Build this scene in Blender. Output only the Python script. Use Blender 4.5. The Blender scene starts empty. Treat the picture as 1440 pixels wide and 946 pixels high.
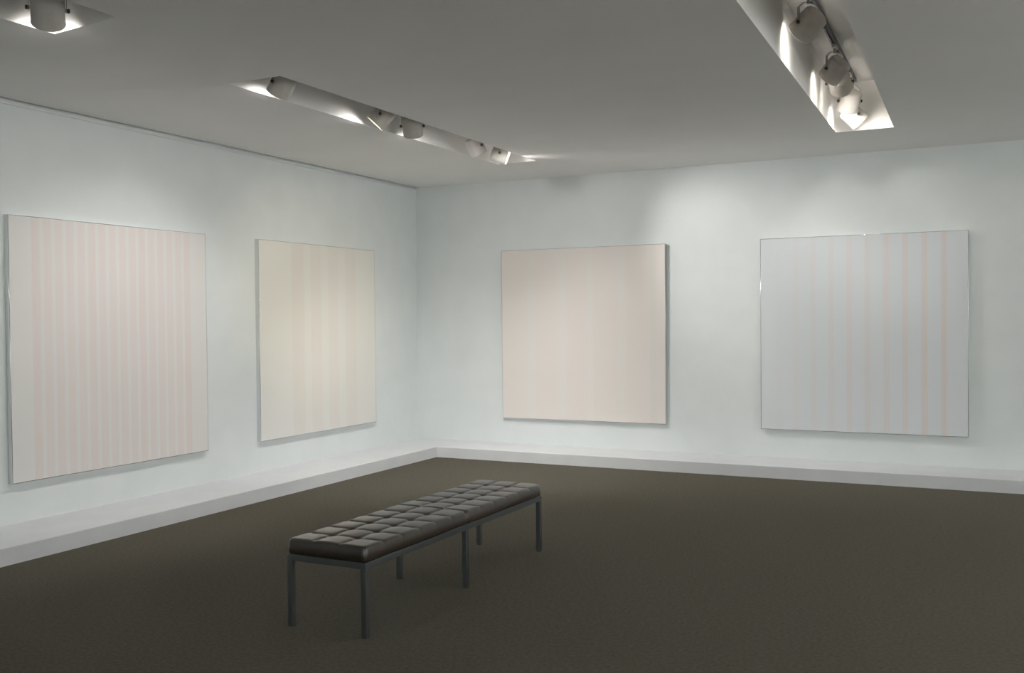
import bpy, bmesh, math, random
from mathutils import Vector, Matrix
random.seed(4)
sc = bpy.context.scene
COL = sc.collection
PI = math.pi

# ------------------------------------------------------------------ numbers
H = 2.98            # ceiling height
LH, LD = .11, .598  # plinth height, depth
XR, YN = 10.6, -12.5
PX = 4.92

# ------------------------------------------------------------------ materials
def mat(name, col, rough=.6, metal=0., spec=.5):
    m = bpy.data.materials.new(name); m.use_nodes = True
    b = m.node_tree.nodes['Principled BSDF']
    b.inputs['Base Color'].default_value = (*col, 1)
    b.inputs['Roughness'].default_value = rough
    b.inputs['Metallic'].default_value = metal
    b.inputs['Specular IOR Level'].default_value = spec
    return m, m.node_tree, b

def noise_col(nt, b, c1, c2, scale, detail=4, coord='Object', stretch=(1, 1, 1), fac=(.35, .65)):
    tc = nt.nodes.new('ShaderNodeTexCoord'); mp = nt.nodes.new('ShaderNodeMapping')
    mp.inputs['Scale'].default_value = stretch
    nz = nt.nodes.new('ShaderNodeTexNoise'); nz.inputs['Scale'].default_value = scale; nz.inputs['Detail'].default_value = detail
    cr = nt.nodes.new('ShaderNodeValToRGB')
    cr.color_ramp.elements[0].position = fac[0]; cr.color_ramp.elements[1].position = fac[1]
    cr.color_ramp.elements[0].color = (*c1, 1); cr.color_ramp.elements[1].color = (*c2, 1)
    nt.links.new(tc.outputs[coord], mp.inputs[0]); nt.links.new(mp.outputs[0], nz.inputs['Vector'])
    nt.links.new(nz.outputs['Fac'], cr.inputs[0]); nt.links.new(cr.outputs[0], b.inputs['Base Color'])
    return mp, nz, cr

def bump(nt, b, scale, strength, dist, detail=3):
    tc = nt.nodes.new('ShaderNodeTexCoord')
    nz = nt.nodes.new('ShaderNodeTexNoise'); nz.inputs['Scale'].default_value = scale; nz.inputs['Detail'].default_value = detail
    bp = nt.nodes.new('ShaderNodeBump'); bp.inputs['Strength'].default_value = strength; bp.inputs['Distance'].default_value = dist
    nt.links.new(tc.outputs['Object'], nz.inputs['Vector']); nt.links.new(nz.outputs['Fac'], bp.inputs['Height'])
    nt.links.new(bp.outputs[0], b.inputs['Normal'])

M = {}
M['wall'], nt, b = mat('wall_paint', (.74, .78, .775), .75, 0, .25)
noise_col(nt, b, (.80, .840, .842), (.83, .867, .868), 3); bump(nt, b, 90, .12, .002)
M['ceiling'], nt, b = mat('ceiling_paint', (.70, .71, .69), .85, 0, .2)
noise_col(nt, b, (.88, .868, .85), (.90, .888, .87), 2); bump(nt, b, 110, .12, .002)
M['plinth'], nt, b = mat('plinth_paint', (.76, .77, .79), .6, 0, .3)
noise_col(nt, b, (.77, .785, .81), (.80, .815, .84), 5)
M['carpet'], nt, b = mat('carpet_pile', (.13, .115, .09), 1, 0, .05)
noise_col(nt, b, (.092, .085, .066), (.130, .120, .095), 55, 6)
bump(nt, b, 260, .6, .006, 5)
b.inputs['Sheen Weight'].default_value = .15; b.inputs['Sheen Roughness'].default_value = .45
b.inputs['Sheen Tint'].default_value = (.62, .55, .47, 1)
M['leather'], nt, b = mat('dark_brown_leather', (.028, .018, .012), .42, 0, .5)
noise_col(nt, b, (.032, .020, .012), (.044, .029, .018), 30); b.inputs['Roughness'].default_value = .34; b.inputs['Specular IOR Level'].default_value = .8; b.inputs['Coat Weight'].default_value = .6; b.inputs['Coat Roughness'].default_value = .26; bump(nt, b, 420, .15, .001)
M['steel'], nt, b = mat('brushed_steel', (.26, .29, .31), .36, 1.)
bump(nt, b, 300, .05, .001)
M['strip'], nt, b = mat('polished_metal_strip', (.72, .74, .75), .09, 1.)
M['can'], nt, b = mat('lamp_enamel', (.60, .57, .53), .45, 0, .4)
noise_col(nt, b, (.58, .55, .51), (.62, .59, .55), 20)
M['reflector'], nt, b = mat('lamp_reflector', (.8, .78, .74), .3, .6)
M['yoke'], nt, b = mat('yoke_metal', (.42, .41, .38), .35, .7)
M['knob'], nt, b = mat('knob_plastic', (.06, .05, .045), .4)
M['track'], nt, b = mat('track_metal', (.10, .11, .11), .35, .6)
M['bulb'], nt, b = mat('lit_bulb_glass', (1, .95, .85), .3)
b.inputs['Emission Color'].default_value = (1, .93, .80, 1); b.inputs['Emission Strength'].default_value = 25

def canvas_mat(name, base, bands, tint2=None, stage=None):
    """striped paint: bands = [(centre, half width, colour, amount)] in 0..1 across the canvas"""
    m, nt, b = mat(name, base, .8, 0, .2)
    N, L = nt.nodes, nt.links
    uv = N.new('ShaderNodeUVMap'); uv.uv_map = 'UVMap'
    sx = N.new('ShaderNodeSeparateXYZ'); L.new(uv.outputs[0], sx.inputs[0])
    # hand drawn wobble
    nz = N.new('ShaderNodeTexNoise'); nz.inputs['Scale'].default_value = 9; nz.inputs['Detail'].default_value = 3
    L.new(uv.outputs[0], nz.inputs['Vector'])
    wob = N.new('ShaderNodeMath'); wob.operation = 'MULTIPLY_ADD'; wob.inputs[1].default_value = .006
    L.new(nz.outputs['Fac'], wob.inputs[0]); L.new(sx.outputs['X'], wob.inputs[2])
    off = N.new('ShaderNodeMath'); off.operation = 'SUBTRACT'; off.inputs[1].default_value = .003; L.new(wob.outputs[0], off.inputs[0])
    # washy paint density
    mp = N.new('ShaderNodeMapping'); mp.inputs['Scale'].default_value = (60, 5, 1); L.new(uv.outputs[0], mp.inputs[0])
    wash = N.new('ShaderNodeTexNoise'); wash.inputs['Scale'].default_value = 1; wash.inputs['Detail'].default_value = 5
    L.new(mp.outputs[0], wash.inputs['Vector'])
    wr = N.new('ShaderNodeMapRange'); wr.inputs['From Min'].default_value = .3; wr.inputs['From Max'].default_value = .7
    wr.inputs['To Min'].default_value = .65; wr.inputs['To Max'].default_value = 1
    L.new(wash.outputs['Fac'], wr.inputs['Value'])
    cur = None
    for c, hw, colr, amt in bands:
        cmp_ = N.new('ShaderNodeMath'); cmp_.operation = 'SUBTRACT'; cmp_.inputs[1].default_value = c; L.new(off.outputs[0], cmp_.inputs[0])
        ab = N.new('ShaderNodeMath'); ab.operation = 'ABSOLUTE'; L.new(cmp_.outputs[0], ab.inputs[0])
        mr = N.new('ShaderNodeMapRange'); mr.interpolation_type = 'SMOOTHSTEP'
        mr.inputs['From Min'].default_value = hw * .8; mr.inputs['From Max'].default_value = hw * 1.2
        mr.inputs['To Min'].default_value = amt; mr.inputs['To Max'].default_value = 0
        L.new(ab.outputs[0], mr.inputs['Value'])
        ml = N.new('ShaderNodeMath'); ml.operation = 'MULTIPLY'; L.new(mr.outputs[0], ml.inputs[0]); L.new(wr.outputs[0], ml.inputs[1])
        mx = N.new('ShaderNodeMix'); mx.data_type = 'RGBA'
        L.new(ml.outputs[0], mx.inputs[0])
        if cur is None: mx.inputs[6].default_value = (*base, 1)
        else: L.new(cur, mx.inputs[6])
        mx.inputs[7].default_value = (*colr, 1)
        cur = mx.outputs[2]
    L.new(cur, b.inputs['Base Color'])
    return m

# ------------------------------------------------------------------ mesh helpers
def obj(name, bm, m, parent=None, smooth=False, loc=None):
    me = bpy.data.meshes.new(name)
    bmesh.ops.recalc_face_normals(bm, faces=bm.faces)
    bm.to_mesh(me); bm.free()
    for mm in (m if isinstance(m, (list, tuple)) else [m]): me.materials.append(mm)
    if smooth:
        for p in me.polygons: p.use_smooth = True
    o = bpy.data.objects.new(name, me); COL.objects.link(o)
    if parent: o.parent = parent
    if loc: o.location = loc
    return o

def struct(name, bm, m, **k):
    o = obj(name, bm, m, **k); o['kind'] = 'structure'; return o

def empty(name, loc, label, cat, group=None, rot=(0, 0, 0)):
    o = bpy.data.objects.new(name, None); COL.objects.link(o)
    o.empty_display_size = .1; o.location = loc; o.rotation_euler = rot
    o['label'] = label; o['category'] = cat
    if group: o['group'] = group
    return o

def box(bm, x0, x1, y0, y1, z0, z1, bev=0, seg=2):
    vs = [bm.verts.new((x, y, z)) for z in (z0, z1) for y in (y0, y1) for x in (x0, x1)]
    fs = [bm.faces.new([vs[i] for i in q]) for q in ((0, 2, 3, 1), (4, 5, 7, 6), (0, 1, 5, 4), (2, 6, 7, 3), (0, 4, 6, 2), (1, 3, 7, 5))]
    if bev:
        es = list({e for f in fs for e in f.edges})
        bmesh.ops.bevel(bm, geom=es, offset=bev, segments=seg, affect='EDGES', profile=.5)

def prism(bm, pts, z0, z1):
    a = [bm.verts.new((x, y, z0)) for x, y in pts]; c = [bm.verts.new((x, y, z1)) for x, y in pts]
    n = len(pts)
    bm.faces.new(a[::-1]); bm.faces.new(c)
    for i in range(n): bm.faces.new((a[i], a[(i + 1) % n], c[(i + 1) % n], c[i]))

def lathe(bm, prof, mtx=Matrix(), seg=40):
    """profile [(radius, t)] turned round the z axis"""
    rings = []
    for r, t in prof:
        if r < 1e-6: rings.append([bm.verts.new(mtx @ Vector((0, 0, t)))])
        else: rings.append([bm.verts.new(mtx @ Vector((r * math.cos(2 * PI * k / seg), r * math.sin(2 * PI * k / seg), t))) for k in range(seg)])
    for a, c in zip(rings, rings[1:]):
        for k in range(seg):
            k2 = (k + 1) % seg
            if len(a) == 1 and len(c) == 1: continue
            if len(a) == 1: bm.faces.new((a[0], c[k2], c[k]))
            elif len(c) == 1: bm.faces.new((a[k], a[k2], c[0]))
            else: bm.faces.new((a[k], a[k2], c[k2], c[k]))

def bar(bm, p, q, w, t, side):
    """flat bar from p to q, w wide along `side`, t thick"""
    p, q, side = Vector(p), Vector(q), Vector(side).normalized()
    d = (q - p).normalized(); n = d.cross(side).normalized()
    vs = []
    for e in (p, q):
        for s1, s2 in ((-1, -1), (1, -1), (1, 1), (-1, 1)): vs.append(bm.verts.new(e + side * s1 * w / 2 + n * s2 * t / 2))
    for f in ((0, 1, 2, 3), (7, 6, 5, 4), (0, 4, 5, 1), (1, 5, 6, 2), (2, 6, 7, 3), (3, 7, 4, 0)): bm.faces.new([vs[i] for i in f])

# ------------------------------------------------------------------ room shell
bm = bmesh.new(); box(bm, -.2, XR + .2, YN - .2, .2, -.1, 0); struct('floor', bm, M['carpet'])
bm = bmesh.new(); box(bm, -.2, 0, YN, .2, -.1, 3.6); struct('wall_left', bm, M['wall'])
bm = bmesh.new(); box(bm, 0, XR, 0, .2, -.1, 3.6); struct('wall_back', bm, M['wall'])
bm = bmesh.new(); box(bm, XR, XR + .2, YN, .2, -.1, 3.6); struct('wall_right', bm, M['wall'])
bm = bmesh.new(); box(bm, -.2, XR + .2, YN - .2, YN, -.1, 3.6); struct('wall_front', bm, M['wall'])

# ceiling slab with three light coves and an added unseen one cut into it and a shadow gap along the left wall
GAP = .05
P1 = [(1.61, -4.80), (2.03, -4.80), (2.03, -1.075), (1.61, -1.075)]
P4 = [(8.1, -10.5), (8.55, -10.5), (8.55, -1.2), (8.1, -1.2)]  # extra trough, never in view, added to house the fill lamps
P3 = [(1.58, -9.6), (2.10, -9.6), (2.09, -6.10), (1.58, -6.05)]
P2 = [(4.955, -8.6), (5.40, -8.6), (5.237, -1.155), (4.789, -1.160)]
DEP = .40
bm = bmesh.new()
loops = [[(GAP, YN), (XR, YN), (XR, 0), (GAP, 0)], P1, P2, P3, P4]
edges = []
for lp in loops:
    vs = [bm.verts.new((x, y, H)) for x, y in lp]
    edges += [bm.edges.new((vs[i], vs[(i + 1) % len(vs)])) for i in range(len(vs))]
bmesh.ops.triangle_fill(bm, use_beauty=True, use_dissolve=False, edges=edges)
for lp in loops[1:]:
    lo = [bm.verts.new((x, y, H)) for x, y in lp]; hi = [bm.verts.new((x, y, H + DEP)) for x, y in lp]
    for i in range(4): bm.faces.new((lo[i], lo[(i + 1) % 4], hi[(i + 1) % 4], hi[i]))
    bm.faces.new(hi)
# edge of the board and the top of the shadow gap
a = [bm.verts.new(p) for p in ((GAP, YN, H), (GAP, 0, H), (GAP, 0, H + .05), (GAP, YN, H + .05), (0, 0, H + .05), (0, YN, H + .05))]
bm.faces.new(a[:4]); bm.faces.new((a[3], a[2], a[4], a[5]))
bmesh.ops.remove_doubles(bm, verts=bm.verts, dist=1e-5)
struct('ceiling', bm, M['ceiling'])
# small bead where wall meets the shadow gap
bm = bmesh.new(); box(bm, 0, .014, YN, 0, H - .030, H - .010); struct('trim_1', bm, M['wall'])

# plinth along the foot of the two walls, mitred in the corner, front edge eased
def plinth(name, mitre_pts):
    bm = bmesh.new(); prism(bm, mitre_pts, 0, LH)
    es = [e for e in bm.edges if all(v.co.z > LH - 1e-4 for v in e.verts) and
          (all(abs(v.co.x - LD) < 1e-4 for v in e.verts) or all(abs(v.co.y + LD) < 1e-4 for v in e.verts))]
    bmesh.ops.bevel(bm, geom=es, offset=.006, segments=3, affect='EDGES', profile=.5)
    struct(name, bm, M['plinth'])
plinth('baseboard_left', [(0, YN), (LD, YN), (LD, -LD), (0, 0)])
plinth('baseboard_back', [(0, 0), (LD, -LD), (XR, -LD), (XR, 0)])

# ------------------------------------------------------------------ paintings
def painting(loc, rz, w, h, m, label, group=None):
    """canvas face looks along local -y; local origin at the middle of the bottom edge, on the wall"""
    t = .045
    root = empty('painting', loc, label, 'painting', group, (0, 0, rz))
    bm = bmesh.new(); uvl = bm.loops.layers.uv.new('UVMap')
    e = .004
    box(bm, -w / 2 + e, w / 2 - e, -t, -.004, e, h - e, .003, 2)
    for f in bm.faces:
        for l in f.loops: l[uvl].uv = ((l.vert.co.x + w / 2) / w, l.vert.co.z / h)
    obj('canvas', bm, m, root)
    bm = bmesh.new()      # thin metal strip round the edge, four mitred sides
    o_, i_ = [(-w / 2, 0), (w / 2, 0), (w / 2, h), (-w / 2, h)], [(-w / 2 + e, e), (w / 2 - e, e), (w / 2 - e, h - e), (-w / 2 + e, h - e)]
    r = .0015
    rings = []
    for ins, y in ((1, -.001), (0, -.001), (0, -t + .003), (.1, -t + .0015), (.3, -t + .0004), (.55, -t), (1, -t)):
        rings.append([bm.verts.new((o_[k][0] * (1 - ins) + i_[k][0] * ins, y, o_[k][1] * (1 - ins) + i_[k][1] * ins)) for k in range(4)])
    for n_, (a_, c_) in enumerate(zip(rings, rings[1:] + rings[:1])):
        for k in range(4): bm.faces.new((a_[k], a_[(k + 1) % 4], c_[(k + 1) % 4], c_[k])).smooth = 2 <= n_ <= 4
    obj('edge_strip', bm, M['strip'], root)
    return root

pink = (.82, .64, .60)
pb = []
p0 = .095; n = 16; pit = (.915 - p0) / n
for k in range(n):
    pb.append((p0 + (k + .36) * pit, pit * .355, pink, .30 if k % 5 else .38))
M['c1'] = canvas_mat('pale_pink_banded_canvas', (.84, .82, .80), pb)
M['c2'] = canvas_mat('cream_canvas', (.86, .85, .81),
                     [(.30, .05, (.84, .77, .72), .5), (.45, .045, (.84, .77, .72), .4), (.60, .045, (.84, .77, .72), .4), (.76, .05, (.84, .77, .72), .45)])
M['c3'] = canvas_mat('pale_blush_canvas', (.86, .805, .77),
                     [(.19, .022, (.84, .83, .80), .6), (.38, .028, (.84, .83, .80), .6), (.56, .018, (.84, .84, .81), .6), (.75, .022, (.84, .83, .80), .6), (.93, .02, (.79, .78, .75), .5)])
M['c4'] = canvas_mat('pale_blue_striped_canvas', (.77, .80, .825),
                     [(.095 + .0885 * k, .013, (.84, .62, .53), .08 + .035 * k) for k in range(10)])
painting((0, -4.2974, .3877), PI / 2, 1.827, 1.8175, M['c1'], 'square painting of many pale pink vertical bands on the left wall, nearest the left edge')
painting((0, -1.8203, .3869), PI / 2, 1.8224, 1.8231, M['c2'], 'cream square painting on the left wall with a yellowish glow, next to the room corner')
painting((2.0459, 0, .3878), 0, 1.8597, 1.8285, M['c3'], 'plain beige-pink square painting on the back wall between the corner and the striped blue one')
painting((4.8377, 0, .3833), 0, 1.8247, 1.836, M['c4'], 'pale grey-blue square painting with thin salmon vertical stripes at the far right')

# ------------------------------------------------------------------ bench
BX0, BX1, BY0, BY1 = 2.930, 3.390, -5.875, -3.980
BZ = .350
bw, bl = BX1 - BX0, BY1 - BY0
bench = empty('bench', ((BX0 + BX1) / 2, (BY0 + BY1) / 2, 0), 'long backless bench with tufted dark brown leather top and slim steel legs on the carpet', 'bench', None, (0, 0, math.radians(-.6)))
T = .028
def ring_rail(bm):
    hx, hy, z0, z1 = bw / 2, bl / 2, BZ - .030, BZ
    box(bm, -hx, -hx + T, -hy, hy, z0, z1, .002); box(bm, hx - T, hx, -hy, hy, z0, z1, .002)
    for y in (-hy, -T / 2, hy - T): box(bm, -hx + T, hx - T, y, y + T, z0, z1, .0015)
    box(bm, -hx + T, hx - T, -hy + T, hy - T, BZ - .012, BZ - .004)          # ply deck under the cushions
bm = bmesh.new(); ring_rail(bm); obj('frame', bm, M['steel'], bench)
for lx in (-bw / 2, bw / 2 - T):
    for ly in (-bl / 2, -T / 2, bl / 2 - T):
        bm = bmesh.new(); box(bm, lx, lx + T, ly, ly + T, 0, BZ - .030, .002); obj('leg', bm, M['steel'], bench)

def cushion_mesh(cw, cl, th, nx=3, ny=6, sub=14):
    bm = bmesh.new()
    R = .020
    def param(n, L):
        out = []
        for i in range(n * sub + 1):
            out.append(i / (n * sub) * L)
        ex = [R * .06, R * .2, R * .45, R * .75]
        return sorted(set(out + ex + [L - e for e in ex]))
    xs, ys = param(nx, cw), param(ny, cl)
    def puff(s, L, n):                         # 0 in a seam, 1 at the middle of a pillow
        q = s / L * n; k = min(int(q), n - 1); f = q - k
        if (k == 0 and f < .5) or (k == n - 1 and f > .5): return 1.
        return 1 - abs(2 * f - 1) ** 5 if False else (4 * f * (1 - f)) ** .32
    def edge(d):
        return 0 if d >= R else R - math.sqrt(max(0, R * R - (R - d) ** 2))
    V = {}
    for i, x in enumerate(xs):
        for j, y in enumerate(ys):
            px, py = puff(x, cw, nx), puff(y, cl, ny)
            sd = min(1, .35 + min(x, cw - x, y, cl - y) / .06)
            z = th - .014 * sd * (1 - px * py)
            for a in range(1, nx):
                for c in range(1, ny):
                    d2 = (x - cw * a / nx) ** 2 + (y - cl * c / ny) ** 2
                    z -= .012 * math.exp(-d2 / .020 ** 2)
            z += .004 * math.sin(PI * x / cw)
            z -= edge(min(x, cw - x)) + edge(min(y, cl - y)) * .9
            V[i, j] = bm.verts.new((x - cw / 2, y - cl / 2, max(z, th - .045)))
    nxs, nys = len(xs), len(ys)
    for i in range(nxs - 1):
        for j in range(nys - 1): bm.faces.new((V[i, j], V[i + 1, j], V[i + 1, j + 1], V[i, j + 1]))
    rim = [V[i, 0] for i in range(nxs)] + [V[nxs - 1, j] for j in range(1, nys)] + [V[i, nys - 1] for i in range(nxs - 2, -1, -1)] + [V[0, j] for j in range(nys - 2, 0, -1)]
    prev = rim
    for f in (.25, .5, .75, .93, 1.):
        bulge = .004 * math.sin(PI * min(f, .95)) - (.006 if f == 1. else 0)
        ring = []
        for v in rim:
            n = Vector((0, 0, 0))
            if abs(abs(v.co.x) - cw / 2) < 1e-5: n.x = math.copysign(1, v.co.x)
            if abs(abs(v.co.y) - cl / 2) < 1e-5: n.y = math.copysign(1, v.co.y)
            if n.length > 0: n.normalize()
            ring.append(bm.verts.new((v.co.x + n.x * bulge, v.co.y + n.y * bulge, v.co.z * (1 - f) + .001 * f)))
        for k in range(len(rim)):
            k2 = (k + 1) % len(rim); bm.faces.new((prev[k], ring[k], ring[k2], prev[k2]))
        prev = ring
    bm.faces.new(prev)
    rc = .022                                   # soften the upright corners
    for v in bm.verts:
        dx, dy = abs(v.co.x) - (cw / 2 - rc), abs(v.co.y) - (cl / 2 - rc)
        if dx > 0 and dy > 0:
            k = max(dx, dy) / math.hypot(dx, dy)
            v.co.x = math.copysign(cw / 2 - rc + dx * k, v.co.x); v.co.y = math.copysign(cl / 2 - rc + dy * k, v.co.y)
    return bm
TH = .075
cl_ = bl / 2 - .003
for yc in (-bl / 4 - .0005, bl / 4 + .0005):
    cu = obj('cushion', cushion_mesh(bw - .004, cl_, TH), M['leather'], bench, True, (0, yc, BZ))
    for a_ in (1, 2):
        for c_ in range(1, 6):
            bm = bmesh.new(); lathe(bm, [(0, .004), (.005, .0033), (.0085, .001), (.0085, -.004), (0, -.004)], seg=16)
            obj('button', bm, M['leather'], cu, True, ((bw - .004) * (a_ / 3 - .5), cl_ * (c_ / 6 - .5), TH - .0195))

# ------------------------------------------------------------------ lighting tracks
TZ = H + DEP
def track(x0, y0, x1, y1, label):
    L = math.hypot(x1 - x0, y1 - y0)
    root = empty('lighting_track', ((x0 + x1) / 2, (y0 + y1) / 2, TZ), label, 'lighting track', None, (0, 0, math.atan2(y1 - y0, x1 - x0)))
    bm = bmesh.new(); h = L / 2
    box(bm, -h, h, -.018, .018, -.006, 0); box(bm, -h, h, -.018, -.012, -.034, -.006); box(bm, -h, h, .012, .018, -.034, -.006)
    box(bm, -h, h, -.012, -.006, -.034, -.031); box(bm, -h, h, .006, .012, -.034, -.031)
    obj('channel', bm, M['track'], root)
    for s in (-1, 1):
        bm = bmesh.new(); box(bm, s * h - .006, s * h + .006, -.02, .02, -.036, 0, .002); obj('end_cap', bm, M['track'], root)
track(1.82, -4.70, 1.82, -1.17, 'ceiling track hidden in the middle light trough above the left wall')
track(1.82, -9.4, 1.82, -6.25, 'ceiling track in the light trough cut off by the top left corner')
track(5.085, -8.4, 4.95, -1.3, 'dark ceiling track running down the right-hand light trough')
track(8.32, -10.3, 8.32, -1.4, 'added track, out of view, carrying fill lamps over the far side of the room')  # unseen, added with the extra trough to hold the fill lamps
def track_x(kind, y): return 1.82 if kind != 2 else 4.95 + (5.085 - 4.95) * (-1.3 - y) / 7.1

# ------------------------------------------------------------------ track lamps
RC, LC = .078, .155
def lamp(pivot, target, label, watts, colour=(1, .94, .84), ang=95, blend=1., tz=TZ, spill=0, rad=.035):
    pivot, target = Vector(pivot), Vector(target)
    d = (target - pivot).normalized()
    root = empty('track_lamp', (pivot.x, pivot.y, tz - .034), label, 'track light', 'white cylindrical track lamps in the ceiling troughs')
    off = Vector((0, 0, pivot.z - (tz - .034)))
    q = d.to_track_quat('Z', 'Y').to_matrix().to_4x4()
    base = Matrix.Translation(off) @ q
    # housing: closed rounded back, open front with a rolled lip
    bm = bmesh.new()
    b0, f0 = -LC / 2, LC / 2
    prof = [(0, b0), (RC - .022, b0), (RC - .010, b0 + .003), (RC - .003, b0 + .010), (RC, b0 + .022), (RC, f0 - .006), (RC + .002, f0 - .003), (RC + .001, f0),
            (RC - .004, f0), (RC - .005, f0 - .01), (RC - .006, f0 - .060)]
    lathe(bm, prof, base, 48)
    body = obj('housing', bm, M['can'], root, True)
    bm = bmesh.new(); lathe(bm, [(RC - .007, f0 - .018), (RC - .018, f0 - .052), (.030, f0 - .078), (0, f0 - .080)], base, 40)
    obj('reflector', bm, M['reflector'], root, True)
    bm = bmesh.new(); lathe(bm, [(0, f0 - .040), (.016, f0 - .043), (.026, f0 - .052), (.024, f0 - .068), (0, f0 - .072)], base, 24)
    obj('bulb', bm, M['bulb'], root, True)
    # vents at the back
    # yoke: arms from the pivots up to a crosspiece, and a stem to the track
    az = Vector((d.x, d.y, 0)).normalized(); s = Vector((-az.y, az.x, 0))
    top = off + Vector((0, 0, .118))
    w = RC + .007
    bm = bmesh.new()
    for sg in (-1, 1):
        bar(bm, off + s * sg * w - Vector((0, 0, .014)), off + s * sg * w + Vector((0, 0, .085)), .018, .003, az)
        bar(bm, off + s * sg * w + Vector((0, 0, .085)), top + s * sg * .045, .018, .003, az)
    bar(bm, top - s * .047, top + s * .047, .018, .003, az)
    yk = obj('yoke', bm, M['yoke'], root)
    for sg in (-1, 1):
        bm = bmesh.new()
        mt = Matrix.Translation(off + s * sg * (w + .001)) @ (s * sg).to_track_quat('Z', 'Y').to_matrix().to_4x4()
        lathe(bm, [(0, -.006), (.009, -.006), (.009, .002), (.011, .003), (.011, .011), (.008, .014), (0, .014)], mt, 20)
        obj('knob', bm, M['knob'], yk, True)
    bm = bmesh.new()
    lathe(bm, [(0, top.z - .004), (.011, top.z - .004), (.011, top.z + .014), (.007, top.z + .016), (.007, -.010), (0, -.010)], Matrix(), 20)
    obj('stem', bm, M['yoke'], root)
    bm = bmesh.new(); box(bm, -.015, .015, -.045, .045, -.020, .004, .003); ad = obj('adapter', bm, M['can'], root)
    # the light it gives
    ld = bpy.data.lights.new('spot', 'SPOT'); ld.energy = watts; ld.color = colour
    ld.spot_size = math.radians(ang); ld.spot_blend = blend; ld.shadow_soft_size = rad
    lo = bpy.data.objects.new('lamp_beam', ld); COL.objects.link(lo); lo.parent = root
    lo.location = off + d * (f0 - .014); lo.rotation_euler = d.to_track_quat('-Z', 'Y').to_euler()
    if spill:      # stray light leaving the reflector at wide angles
        l2 = bpy.data.lights.new('spot', 'SPOT'); l2.energy = spill; l2.color = colour
        l2.spot_size = math.radians(165); l2.spot_blend = 1.; l2.shadow_soft_size = rad
        o2 = bpy.data.objects.new('lamp_spill', l2); COL.objects.link(o2); o2.parent = root
        o2.location = off + d * (f0 - .014); o2.rotation_euler = d.to_track_quat('-Z', 'Y').to_euler()
    return root

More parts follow.
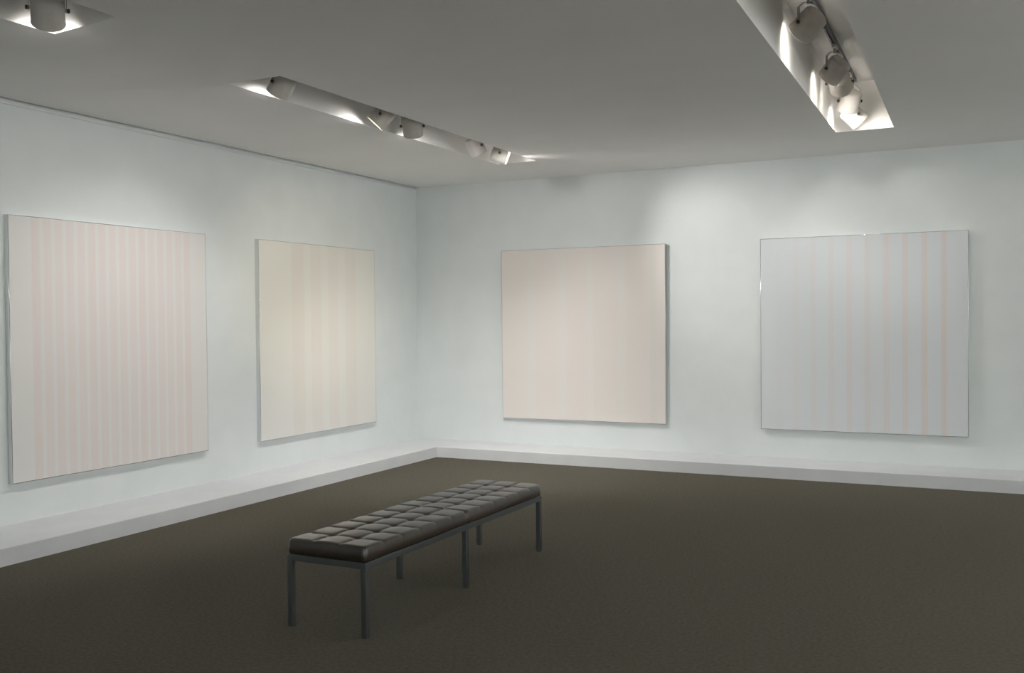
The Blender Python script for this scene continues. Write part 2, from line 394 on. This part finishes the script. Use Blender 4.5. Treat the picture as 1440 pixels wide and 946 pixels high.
WARM, COOL = (1, .93, .78), (1, .975, .94)
E = 1.0
LAMPS = [   # pivot, aim, label, beam watts, spill watts, colour, beam angle
    # left troughs
    ((1.82, -6.28, 3.010), (0, -4.7, .7), 'large near lamp hanging in the trough at the top left corner', 16, 4, COOL, 85),
    ((1.82, -4.52, 3.015), (0, -4.25, .8), 'leftmost lamp in the middle trough, alone at its narrow left end', 25, 4, COOL, 85),
    ((1.82, -3.38, 3.010), (0, -4.3, .8), 'tilted lamp in the middle trough just left of the upright round-bottomed one', 25, 4, COOL, 85),
    ((1.82, -2.95, 3.010), (1.1, -1.3, .2), 'upright round-bottomed lamp in the centre of the middle trough', 88, 20, COOL, 85),
    ((1.82, -1.90, 3.010), (2.5, -.5, .2), 'lamp in the middle trough facing the back wall, second from its right end', 48, 16, COOL, 86),
    ((1.82, -1.42, 3.010), (5.5, 0, 1.5), 'brightly lit lamp at the far right end of the middle trough', 95, 2, COOL, 76),
    # right trough
    ((track_x(2, -3.65), -3.65, 3.180), (1.0, -1.3, .4), 'topmost and nearest lamp in the right-hand trough, seen as a dark tilted square', 2, 1.2, COOL, 90),
    ((track_x(2, -2.47), -2.47, 3.178), (2.1, -.8, .4), 'tilted square lamp second from the top in the right-hand trough', 2, .8, COOL, 90),
    ((track_x(2, -2.20), -2.20, 3.150), (4.95, 0, 2.35), 'pale lamp half hidden behind the second lamp of the right-hand trough', 13, 1, COOL, 50),
    ((track_x(2, -1.60), -1.60, 3.135), (4.0, 0, .9), 'lamp with a glaring white back near the end of the right-hand trough', 10, 4, COOL, 105),
    ((track_x(2, -1.40), -1.36, 3.065), (7.2, 0, .6), 'last lamp in the right-hand trough, angled down beside the end wall', 3, 1, COOL, 90),
    ((track_x(2, -5.70), -5.70, 3.0), (0, -2.02, 1.85), 'lamp above the frame in the right-hand trough, lighting the cream painting', 190, 2, (1, .85, .52), 25),
    # added lamps, out of view, aimed at unseen walls to raise the bounce light
    ((8.32, -2.6, 3.0), (10.6, -2.4, 2.3), 'added fill lamp beyond the right edge facing the far end of the side wall', 30, 5, COOL, 110),
    ((8.32, -4.5, 3.0), (10.6, -4.2, 2.3), 'added fill lamp beyond the right edge facing the side wall', 620, 5, COOL, 110),
    ((8.32, -7.0, 3.0), (10.6, -7.0, 2.3), 'added fill lamp beside the viewer facing the side wall', 620, 5, COOL, 110),
    ((8.32, -9.6, 3.0), (8.6, -12.5, 2.3), 'added fill lamp behind the viewer facing the rear wall', 250, 5, COOL, 110),
    ((track_x(2, -8.2), -8.2, 3.0), (4.5, -12.5, 2.2), 'added fill lamp behind the viewer at the near end of the right-hand trough', 260, 5, COOL, 100),
]
for pv, tg, lb, wt, sp, cl, an in LAMPS: lamp(pv, tg, lb, wt, cl, an, spill=sp)

# ------------------------------------------------------------------ world, camera, view
w = bpy.data.worlds.new('World'); sc.world = w; w.use_nodes = True
w.node_tree.nodes['Background'].inputs[0].default_value = (.5, .55, .6, 1)
w.node_tree.nodes['Background'].inputs[1].default_value = .02
cam = bpy.data.cameras.new('Camera'); co = bpy.data.objects.new('Camera', cam); COL.objects.link(co)
cam.sensor_fit = 'HORIZONTAL'; cam.sensor_width = 36; cam.lens = 1376.8 / 1440 * 36; cam.clip_end = 100; cam.clip_start = .05
y_, p_, r_ = math.radians(26.4923), math.radians(-1.0258), math.radians(-.5374)
f = Vector((-math.sin(y_) * math.cos(p_), math.cos(y_) * math.cos(p_), math.sin(p_)))
rt = Vector((math.cos(y_), math.sin(y_), 0)); up = rt.cross(f)
R2 = rt * math.cos(r_) + up * math.sin(r_); U2 = -rt * math.sin(r_) + up * math.cos(r_)
co.matrix_world = Matrix(((R2.x, U2.x, -f.x, 5.998), (R2.y, U2.y, -f.y, -9.5925), (R2.z, U2.z, -f.z, 1.4705), (0, 0, 0, 1)))
sc.camera = co
vs = sc.view_settings
sc.display_settings.display_device = 'sRGB'
vs.view_transform = 'Standard'; vs.look = 'None'; vs.exposure = .70; vs.gamma = 1; vs.use_curve_mapping = False
